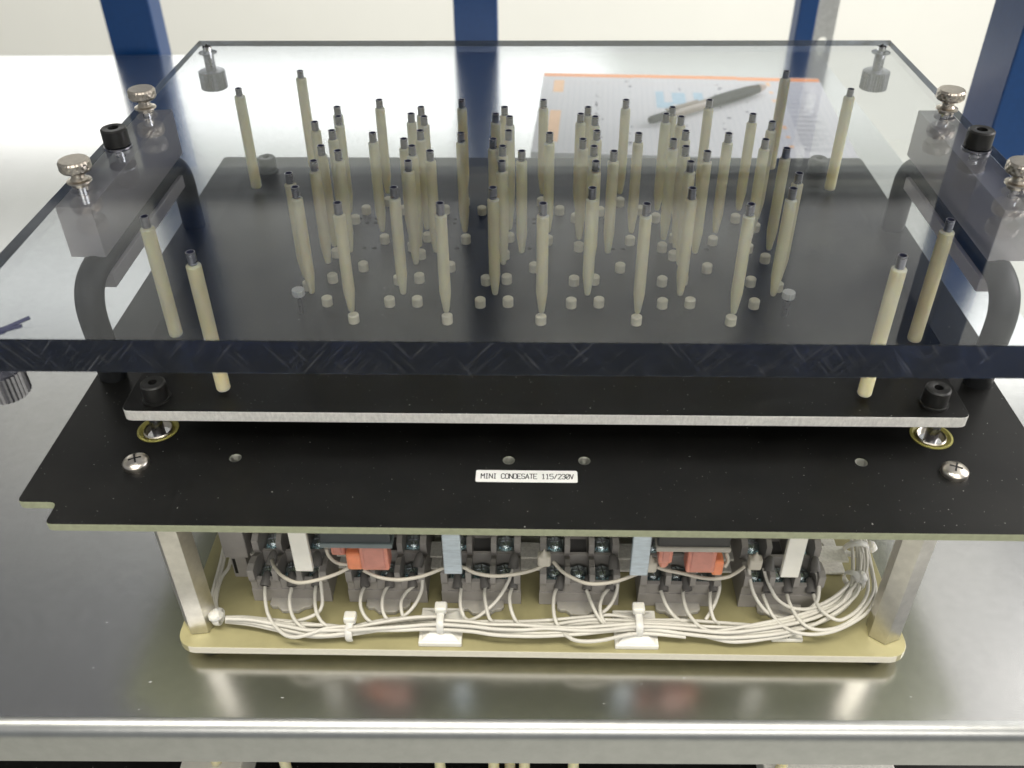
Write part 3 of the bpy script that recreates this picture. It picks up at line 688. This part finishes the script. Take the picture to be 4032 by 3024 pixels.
# wires
DROP = [[[-92.9,18.5,16.5],[-92.0,14.2,15.5],[-90.2,9.3,14.5],[-87.8,5.6,14.2],[-84.8,2.5,14.0],[-81.7,0.4,14.0],[-78.2,0.2,14.0],[-74.3,1.6,14.0],[-69.9,3.6,14.0],[-63.9,4.9,13.5],[-59.2,5.0,13.5],[-50.8,6.8,13.5],[-42.0,8.7,13.0],[-35.2,9.3,13.0]],[[-83.8,18.2,16.5],[-83.9,14.9,15.5],[-82.9,10.8,14.5],[-80.8,7.0,14.0],[-78.1,4.6,13.6],[-74.7,3.0,13.2],[-70.0,3.1,12.5],[-63.5,4.4,12.0]],[[-75.7,19.3,16.5],[-75.6,16.0,15.5],[-74.5,11.0,14.5],[-72.8,7.9,13.8],[-70.4,5.6,13.2],[-66.9,4.8,12.5],[-63.6,5.0,12.0]],[[-74.3,25.2,24.0],[-73.5,18.7,21.0],[-72.7,14.7,17.0],[-72.7,12.5,14.5],[-73.9,10.8,13.0],[-77.0,9.5,12.0],[-80.7,8.7,11.2],[-85.0,8.2,11.0]],[[-59.3,18.9,16.5],[-60.0,16.0,15.7],[-59.7,12.4,14.8],[-58.2,9.4,14.0],[-56.5,7.9,13.0],[-54.5,7.4,12.0],[-51.0,6.7,11.5]],[[-51.3,19.7,16.5],[-52.5,16.7,15.8],[-52.5,12.5,14.8],[-51.4,9.4,13.8],[-49.7,8.2,12.5],[-47.0,7.9,11.5]],[[-42.6,19.8,16.5],[-44.8,17.7,15.8],[-46.3,14.5,15.0],[-45.9,11.0,14.0],[-44.9,9.4,12.8],[-42.1,9.1,11.5]],[[-40.7,24.5,24.0],[-39.7,21.4,22.0],[-39.3,18.6,20.0],[-39.7,16.3,17.5],[-41.6,13.1,15.0],[-44.0,10.6,13.5],[-46.7,9.6,12.0],[-50.2,9.2,11.2]],[[-26.4,20.6,16.5],[-26.6,16.6,15.7],[-26.4,13.0,14.8],[-25.6,10.6,13.8],[-24.5,9.4,12.5],[-21.4,8.6,11.5]],[[-18.4,20.3,16.5],[-18.5,16.7,15.7],[-17.7,12.2,14.8],[-16.5,9.1,13.0],[-14.5,8.4,11.5]],[[-9.4,19.6,16.5],[-10.1,16.5,15.7],[-9.7,12.6,14.8],[-8.6,9.8,13.4],[-7.2,8.4,12.0],[-4.5,7.2,11.4]],[[-8.4,24.2,24.0],[-9.3,21.9,22.0],[-10.6,19.1,20.0],[-12.4,16.8,17.5],[-14.7,14.3,15.5],[-17.6,12.0,14.0],[-21.0,10.4,12.0],[-24.7,9.5,11.0]],[[6.3,21.2,16.5],[4.9,17.6,15.8],[4.5,13.3,15.0],[4.8,9.5,14.4],[5.7,7.0,13.4],[7.4,4.3,12.6],[8.2,2.8,13.5],[11.1,0.8,13.5],[15.1,0.3,13.5],[20.7,1.0,13.5],[27.5,3.3,13.0],[32.1,4.4,12.6],[37.7,4.4,12.4],[47.4,3.7,12.0]],[[15.7,18.9,16.5],[16.8,15.3,15.6],[18.2,11.8,14.6],[20.0,9.2,13.0],[21.6,7.6,11.8]],[[23.6,20.4,16.5],[21.1,17.0,15.8],[20.0,13.7,14.8],[20.3,10.5,13.8],[21.7,8.3,12.4],[24.5,7.4,11.5]],[[25.2,24.6,24.0],[25.7,21.0,21.5],[25.8,18.0,18.5],[24.3,15.2,15.5],[22.0,13.0,13.6],[19.0,12.2,12.0],[14.4,11.5,11.0]],[[40.6,18.9,16.5],[41.6,15.0,15.4],[43.3,12.2,14.0],[45.6,11.0,12.0],[48.5,9.8,11.0]],[[48.2,20.3,16.5],[47.9,16.9,15.7],[48.6,12.2,14.8],[50.5,8.4,14.2],[52.2,6.4,14.0],[54.3,4.9,14.0],[56.9,4.6,14.0],[61.0,5.3,14.0],[68.2,7.0,14.0],[68.4,7.0,14.0],[80.2,10.0,14.0],[89.3,13.0,14.0],[97.3,16.7,14.0],[102.6,21.1,14.5],[104.8,24.5,15.0]],[[57.2,19.9,16.5],[56.7,16.5,15.6],[56.6,13.0,14.6],[57.5,10.5,12.5],[59.3,9.5,11.3]],[[59.9,21.7,20.0],[59.8,18.5,18.5],[58.6,15.8,15.5],[56.7,13.2,13.0],[55.0,11.3,11.4]],[[74.4,17.9,16.5],[74.8,15.8,16.0],[76.4,11.3,14.5],[79.0,7.2,14.0],[83.2,4.5,14.0],[88.6,3.9,14.0],[94.4,5.0,14.0],[100.7,7.9,14.0],[107.3,12.2,14.5],[111.2,17.2,15.0],[113.1,22.3,15.5],[113.4,28.6,17.0],[113.7,33.5,18.0],[113.2,37.6,20.0],[113.4,41.0,22.0]],[[82.4,18.0,16.5],[82.6,15.2,16.0],[83.9,11.0,15.0],[86.4,6.8,14.6],[90.2,5.3,14.5],[95.9,6.1,14.5],[101.8,9.3,14.5],[106.7,13.5,15.0],[111.1,19.3,15.5],[112.8,23.7,16.0],[113.3,30.8,17.5],[112.8,35.4,19.0],[112.2,41.0,22.0]],[[91.2,18.2,16.5],[91.6,15.0,16.0],[93.2,11.5,15.5],[96.6,9.1,15.0],[99.5,9.5,15.0],[104.6,13.0,15.2],[108.9,18.5,15.5],[110.9,23.7,16.0],[111.6,29.7,17.0],[111.4,34.5,19.0],[111.3,41.0,22.0]],[[74.4,22.9,24.0],[75.1,20.9,22.0],[76.3,17.9,20.0],[78.4,15.3,17.5],[82.1,13.8,15.5],[86.3,13.2,15.0],[90.7,14.0,15.0],[97.1,17.3,15.5],[102.0,21.0,16.0],[104.8,24.0,16.0]],[[91.3,23.6,24.0],[92.3,21.2,22.0],[92.5,18.6,19.5],[92.0,15.9,17.0],[90.6,14.7,15.0],[86.7,13.0,13.0]],[[68.9,21.1,26.0],[69.6,18.6,22.0],[70.7,16.1,19.0],[73.0,13.6,16.0],[76.1,12.0,13.6],[80.9,11.6,12.0]]]
GARL = [[[-89.4,21.0,27.0],[-87.8,17.7,28.0],[-84.3,13.1,29.0],[-80.2,10.1,29.5],[-76.6,9.0,30.0],[-71.0,9.5,31.0],[-65.6,11.0,32.0],[-61.5,11.9,34.0]],[[-56.6,11.1,34.0],[-53.0,10.6,32.0],[-49.7,10.3,31.0],[-45.2,9.9,31.0],[-39.8,10.9,31.0],[-35.5,12.2,31.5],[-30.4,14.0,32.5],[-25.0,14.1,32.5],[-21.3,13.2,31.0],[-15.7,12.4,30.5],[-10.1,12.8,30.5],[-4.6,14.2,30.5],[-0.2,15.8,31.0],[2.8,18.1,31.5]],[[4.2,17.8,31.5],[7.6,14.5,30.0],[12.1,12.3,29.0],[15.3,11.0,29.0],[19.7,11.0,29.0],[24.8,11.8,29.5],[29.2,13.0,30.5],[32.7,13.7,32.0],[35.1,16.1,32.0]],[[35.4,17.0,32.0],[37.2,16.3,31.5],[40.5,15.3,31.0],[45.9,14.4,30.5],[51.3,13.2,30.0],[55.7,12.8,30.0],[60.2,13.6,30.0],[63.8,15.5,30.5],[66.0,17.2,31.0]],[[-68.3,14.6,40.0],[-68.1,14.7,37.0],[-66.5,13.7,35.5],[-64.2,12.7,35.0],[-61.1,12.5,35.0]],[[58.1,13.2,42.0],[59.0,13.6,39.0],[59.0,12.8,38.0],[57.9,11.4,37.0]]]
BUND = [[[-104.4,8.7,12.5],[-98.2,8.6,12.5],[-90.3,7.5,12.5],[-85.5,6.4,12.5],[-78.5,6.1,12.5],[-68.9,5.6,13.0],[-61.8,4.3,13.5],[-55.5,5.5,14.0],[-48.2,7.3,14.0],[-40.8,8.6,14.0],[-33.9,8.5,14.5],[-32.8,7.3,14.5],[-24.1,6.8,14.5],[-16.6,6.1,14.0],[-6.8,6.1,14.0],[2.2,5.4,14.0],[11.6,5.2,14.0],[20.9,6.1,14.0],[28.5,6.8,14.2],[32.6,6.8,14.5],[39.7,7.1,14.0],[47.7,7.1,13.5],[62.8,6.5,13.5],[71.3,7.1,13.5],[83.0,9.7,13.5],[92.3,13.4,13.5],[98.5,16.0,14.0],[103.1,20.0,15.0],[105.8,23.6,16.0],[108.3,28.1,17.0],[109.8,33.5,18.0],[109.9,37.6,20.0],[109.8,41.0,22.0]],[[-104.1,7.5,12.6],[-95.9,6.8,12.6],[-88.2,5.0,12.6],[-81.8,3.4,12.6],[-75.8,2.1,12.6],[-70.1,1.8,12.6],[-64.6,2.5,12.8],[-61.3,3.0,13.2],[-55.3,3.7,13.2],[-46.0,4.0,13.2],[-38.5,4.5,13.2],[-32.9,4.6,13.2],[-31.9,4.5,13.2],[-22.1,3.8,13.2],[-14.6,2.6,13.2],[-5.2,2.4,13.0],[2.2,2.6,13.0],[13.4,3.6,13.0],[20.9,4.7,13.0],[28.4,5.6,13.0],[32.5,5.5,13.4],[39.6,5.0,13.4],[47.4,4.1,13.0],[59.5,2.9,13.0],[70.7,3.7,13.0],[79.3,5.2,13.0],[88.3,7.8,13.0],[97.9,13.1,13.6],[104.0,17.8,14.5],[107.0,21.1,15.5],[109.3,26.6,17.0],[110.8,33.0,18.5],[111.0,37.6,20.0],[111.0,41.0,22.0]],[[-103.7,7.0,14.0],[-95.6,6.7,14.0],[-88.0,5.3,14.0],[-81.7,4.1,14.0],[-75.9,3.0,13.8],[-70.2,3.0,13.8],[-64.6,3.2,13.8],[-61.0,2.6,14.6],[-55.2,3.4,14.4],[-45.9,4.3,14.4],[-38.5,5.2,14.4],[-32.8,5.1,15.0],[-31.9,5.1,15.0],[-22.1,4.9,14.4],[-14.6,4.0,14.4],[-5.3,4.1,14.0],[2.2,4.8,14.0],[13.4,4.2,14.0],[20.9,4.5,14.0],[28.4,5.7,14.0],[32.4,5.3,15.0],[39.5,5.7,14.4],[47.4,5.3,14.0],[59.6,4.1,14.0],[70.9,5.5,14.0],[82.6,8.1,14.0],[91.7,11.2,14.0],[99.9,16.1,14.6],[103.6,20.3,15.5],[106.5,23.2,16.5],[108.9,27.7,17.5],[110.3,33.0,18.5],[110.5,37.6,20.0],[110.4,41.0,22.0]],[[-104.4,7.8,11.5],[-96.1,6.8,11.5],[-88.4,5.1,11.5],[-81.9,3.4,11.5],[-74.1,2.3,11.5],[-68.5,2.5,11.5],[-64.7,2.7,11.8],[-61.4,3.0,12.0],[-55.5,4.2,12.0],[-46.2,5.6,12.4],[-38.7,6.0,12.4],[-33.0,6.0,12.6],[-32.1,6.0,12.6],[-22.2,5.1,12.6],[-14.7,4.5,12.6],[-5.3,4.0,12.6],[2.2,4.0,12.6],[13.5,5.0,12.6],[21.0,6.5,12.6],[28.6,7.4,12.8],[32.7,7.5,13.0],[39.9,7.8,12.6],[47.8,7.3,12.6],[59.8,4.5,12.6],[73.9,5.7,12.6],[85.5,7.5,12.6],[94.8,11.2,12.6],[101.5,15.8,13.4],[105.1,19.6,14.6],[107.7,22.9,16.0],[110.1,27.7,17.5],[111.5,33.0,18.5],[111.7,37.6,20.0],[111.6,41.0,22.0]],[[-104.8,9.2,11.0],[-96.7,8.8,11.0],[-89.1,8.0,11.0],[-82.7,6.4,11.0],[-74.9,5.9,11.0],[-65.5,6.4,11.0],[-61.8,5.3,11.2],[-56.0,6.7,11.2],[-46.7,8.4,11.2],[-39.1,9.5,11.2],[-33.3,9.0,12.0],[-32.3,8.4,12.0],[-24.3,8.3,12.0],[-16.8,9.4,11.4],[-7.2,9.4,11.4],[2.3,10.1,11.4],[9.9,11.0,11.4],[17.6,11.8,11.6],[23.3,12.5,11.6],[28.3,11.8,11.6],[33.0,9.9,12.6],[40.2,10.3,12.0],[48.4,10.7,11.6],[60.8,9.8,11.6],[69.1,9.1,11.6],[74.6,8.1,11.6],[86.0,9.0,11.6],[93.5,11.1,11.6],[101.0,15.5,12.4],[105.3,19.7,13.6],[108.5,23.7,16.0],[111.0,27.7,17.5],[112.3,32.3,18.5],[112.9,37.6,20.0],[112.8,41.0,22.0]],[[5.3,7.9,12.2],[11.7,9.2,12.2],[17.5,10.0,12.2],[25.0,9.9,12.2],[30.7,9.4,12.6],[32.8,8.9,13.0],[40.0,8.9,12.6],[48.0,8.5,12.4],[60.1,6.4,12.4],[68.7,7.4,12.4],[77.2,8.1,12.4],[86.1,10.0,12.4],[93.9,13.3,12.4],[100.1,16.1,13.4],[103.6,19.3,14.5],[105.0,22.5,16.0],[106.8,28.1,17.0],[108.0,33.4,18.0],[108.4,37.6,20.0],[108.6,41.0,22.0]],[[-105.0,9.9,11.0],[-98.9,10.1,11.0],[-90.4,9.6,10.5],[-83.3,9.0,10.5],[-75.4,7.9,10.5],[-63.9,6.5,11.2],[-56.2,8.4,11.2],[-48.8,10.1,11.2],[-41.1,9.8,11.2],[-34.0,8.6,12.0],[-33.0,7.2,12.0],[-24.2,6.6,12.0],[-12.9,7.2,11.4],[-1.5,8.4,11.4],[9.9,8.6,11.4],[17.5,9.3,11.4],[25.0,9.2,11.4],[32.7,6.9,12.6],[39.7,6.1,12.6],[47.7,6.0,12.0],[59.7,2.8,11.5],[66.6,2.7,11.5],[73.8,3.9,11.5],[79.6,5.0,11.5],[83.9,6.1,12.0]]]
RISE = [[[-112.5,44.5,18.0],[-112.2,40.7,17.0],[-112.1,32.0,14.0],[-112.1,23.9,12.5],[-111.7,15.8,11.5],[-109.1,11.0,12.0],[-106.7,8.6,12.5]],[[-111.8,44.5,18.0],[-111.4,40.0,16.0],[-111.4,32.5,13.5],[-111.2,24.4,12.0],[-111.0,16.2,11.0],[-108.6,11.4,11.5],[-106.8,9.3,12.0]],[[-109.3,34.6,13.0],[-109.3,30.2,12.5],[-110.6,26.6,12.0],[-110.8,21.8,11.5],[-110.0,16.2,11.0],[-108.2,11.8,11.0],[-106.4,9.2,11.5]]]
for grp, r, mm in ((DROP, .61, mWire), (GARL, .61, mWireG), (BUND, .64, mWire), (RISE, .64, mWire)):
    for pts in grp:
        bm = bmesh.new(); tube(bm, pts, r, 10, 4); finish('wire', to_mesh(bm, 'wire', 60), mm, fx)
# adhesive cable mounts, ties
def cable_mount(x):
    bm = bmesh.new()
    box(bm, -7.1, 7.1, 0, 14.6, 0, 2.0, .35)
    b = bmesh.new()
    lo = [b.verts.new(p) for p in ((-6.3, .7, 1.9), (6.3, .7, 1.9), (6.3, 13.8, 1.9), (-6.3, 13.8, 1.9))]
    hi = [b.verts.new(p) for p in ((-2.6, 4.0, 4.0), (2.6, 4.0, 4.0), (2.6, 10.5, 4.0), (-2.6, 10.5, 4.0))]
    b.faces.new(hi)
    for k in range(4): b.faces.new((lo[k], lo[(k+1) % 4], hi[(k+1) % 4], hi[k]))
    merge(bm, b)
    return finish('cable_mount', to_mesh(bm, 'cable_mount'), mWhitePl, fx, loc=(x, 1.4, 8.02))
cable_mount(-32.6); cable_mount(31.6)
def tie(x, y0, y1, zt, wdt=2.4, head=True, rot=0):
    bm = bmesh.new(); zb = 10.0
    path = [(0, y0, zb), (0, y0-.6, (zb+zt)/2), (0, y0+.2, zt-.3), (0, (y0+y1)/2, zt+.25), (0, y1-.3, zt-.2), (0, y1+.5, (zb+zt)/2), (0, y1, zb)]
    tube(bm, path, (.35, wdt/2), 8, 4, flat=(0, 0, 1))
    if head: box(bm, -wdt*.85, wdt*.85, y1-2.2, y1+1.6, zt-.4, zt+2.4, .7)
    return finish('cable_tie', to_mesh(bm, 'cable_tie', 40), mNylon, fx, loc=(x, 0, 0), rot=(0, 0, 0))
tie(-62.2, 1.9, 7.2, 14.6); tie(-32.6, 4.6, 10.6, 15.9); tie(32.4, 4.6, 11.4, 15.9)
def tie_ring(c, d, r, hd):
    """strap round a bundle at c, running along d, with its head at hd"""
    bm = bmesh.new(); d = Vector(d).normalized(); n_ = d.orthogonal().normalized(); b_ = d.cross(n_)
    ring = []
    for k in range(25):
        a = 2*math.pi*k/24; ring.append(Vector(c)+n_*r*math.cos(a)+b_*r*math.sin(a))
    tube(bm, ring, (.4, 1.2), 8, 1, flat=tuple(n_), caps=False)
    h = bmesh.new(); bmesh.ops.create_icosphere(h, subdivisions=2, radius=2.5)
    for v in h.verts: v.co *= 1+.12*math.sin(v.co.x*5)*math.cos(v.co.y*4); v.co.z *= .8
    merge(bm, h, Matrix.Translation(hd))
    return finish('cable_tie', to_mesh(bm, 'cable_tie', 40), mNylon, fx)
tie_ring((-107, 9.0, 12.5), (1, -.1, 0), 2.6, (-107.4, 8.2, 14.2)); tie_ring((106.8, 25.5, 15.3), (.7, .8, .1), 3.6, (108.3, 25.2, 17.4)); tie_ring((110.5, 38.0, 17.5), (.05, 1, .25), 4.0, (115.2, 38.6, 18))
# wire marker sleeve
bm = bmesh.new(); box(bm, 75.9, 86.2, 5.0, 7.8, 8.1, 9.6, .4); mk = finish('wire_marker', to_mesh(bm, 'wire_marker'), mWhitePl, fx)
bm = bmesh.new()
for dx, dz, wd in ((0, 0, .25), (.9, 0, .25), (1.3, .5, .7), (2.3, 0, .25), (2.8, .3, .25), (3.3, .1, .3)): box(bm, 78+dx, 78+dx+wd, 5.6+dz, 7.0, 9.6, 9.66)
finish('marker_print', to_mesh(bm, 'marker_print'), mInk, mk)

# ================================================================== notebook and pen
nb = thing('notebook', 'spiral bound graph paper notebook with an orange top band lying behind the fixture', 'notebook', (-5.5, 393, 0.1), R_(-3.6))
bm = bmesh.new(); box(bm, 0, 213, 0, 154, 0, 4.2, .3); finish('pages', to_mesh(bm, 'pages'), mPaperEdge, nb)
bm = bmesh.new()
for k in range(24): box(bm, 0, 0.01, 0, 0.01, 0, 0.01)
bm.free()
bm = plate([(0.2, .2), (212.8, .2), (212.8, 153.8), (.2, 153.8)], [rounded(4+8.45*k, 8+8.45*k, 2, 6, .6, 2) for k in range(25)], 4.22, 4.4, .02)
finish('top_page', to_mesh(bm, 'top_page'), mPage, nb)
def strip(name, rects, mm, z=4.44, parent=nb):
    bm = bmesh.new()
    for (x0, x1, y0, y1) in rects:
        dz = random.random()*.02
        f = bm.faces.new([bm.verts.new(p) for p in ((x0, y0, z+dz), (x1, y0, z+dz), (x1, y1, z+dz), (x0, y1, z+dz))])
    return finish(name, to_mesh(bm, name), mm, parent)
strip('orange_band', [(0.5, 70, 146, 153.2), (70, 150, 146.8, 153.6), (150, 212.5, 145.4, 152.4)], mOr)
strip('orange_highlight', [(9, 17, 112, 138), (9, 17, 18, 75), (92, 97, 60, 70)], mOrPale)
strip('orange_ticks', [(171, 174, y, y+l_) for y, l_ in ((134, 9), (118, 5), (101, 5), (82, 8), (66, 5), (50, 6), (34, 4), (18, 4))], mOrPale)
strip('blue_highlight', [(86, 92, 84, 118), (98, 108, 92, 116), (114, 121, 96, 117), (92, 98, 84, 96)], mBluePale)
rn = random.Random(3); sc = []
for k in range(70):
    cx = rn.choice((42, 44, 66, 102, 132, 150)); x = cx+rn.uniform(-3, 3); y = rn.uniform(10, 140); sc.append((x, x+rn.uniform(.4, 2.6), y, y+rn.uniform(.4, 3.0)))
strip('handwriting', sc, mPencil, 4.48)
sc = []
for k in range(16):
    y = 14+k*8.2
    for q in range(3): sc.append((180, 180+rn.uniform(10, 22), y+q*1.9, y+q*1.9+.7))
strip('printed_lines', sc, mFaint, 4.5)
pen = thing('pen', 'chunky dark ballpoint pen with a clear waist lying on the graph paper', 'pen', (78, 436, 4.9+4.6), math.atan2(69, 96)); pen.scale = (.94, .94, .94)
def along_x(prof, seg=20):
    bm = bmesh.new(); lathe(bm, prof, seg, mat=Matrix.Rotation(R_(90), 4, 'Y')); return bm
finish('pen_cap', to_mesh(along_x([(0, -2), (2.6, -1.5), (3.0, 1), (3.1, 14), (2.7, 18), (0, 18)]), 'pen_cap'), mPenDark, pen)
finish('barrel', to_mesh(along_x([(0, 17.5), (3.2, 17.5), (3.6, 24), (3.9, 46), (3.6, 58), (0, 58)]), 'barrel'), mPenClear, pen)
finish('grip', to_mesh(along_x([(0, 57), (3.6, 57.5), (4.3, 66), (4.5, 82), (4.2, 100), (3.1, 111), (0, 112)]), 'grip'), mPenDark, pen)
finish('tip', to_mesh(along_x([(0, 111), (3.5, 111.2), (2.8, 116), (1.8, 118.5), (0, 119)]), 'tip'), mPenTip, pen)
bm = bmesh.new(); box(bm, 14, 46, -1.6, 1.6, 3.7, 5.0, .4); finish('clip', to_mesh(bm, 'clip'), mPenClear, pen)

# ================================================================== second fixture below
lf = thing('test_fixture', 'second fixture on the lower shelf, a dark sliver with cream pins under the front lip', 'test fixture', (0, -12, -300))
bm = bmesh.new(); box(bm, -235, 200, 6, 250, 200, 204, .3); finish('panel', to_mesh(bm, 'panel'), mBlack, lf)
bm = bmesh.new(); box(bm, -118, 118, 10, 240, 4, 8, .3); finish('base_board', to_mesh(bm, 'base_board'), mG10, lf)
bm = bmesh.new(); lathe(bm, [(0, 8.0), (5.5, 8.0), (5.5, 199.9), (0, 199.9)], 6); st2 = to_mesh(bm, 'standoff', 10)
for x, y in ((-110, 16), (110, 16), (-110, 230), (110, 230)): finish('standoff', st2, mAlu, lf, loc=(x, y, 0))
bm = bmesh.new(); lathe(bm, [(0, 0), (2.1, 0), (2.1, 52), (0, 52)], 14); lp = to_mesh(bm, 'probe_pin')
for x, y in ((-38, 22), (-17, 22), (-11, 30), (-5, 22), (14, 22), (-100, 24), (-126, 22), (96, 26)): finish('probe_pin', lp, mPin, lf, loc=(x, y, 204.02))
bm = bmesh.new(); box(bm, 90, 142, 8, 40, 204.05, 215, .5); finish('bracket', to_mesh(bm, 'bracket'), mMilled, lf)
bm = bmesh.new(); box(bm, -140, -116, 8, 40, 204.05, 222, .5); finish('connector_block', to_mesh(bm, 'connector_block'), mWhitePl, lf)
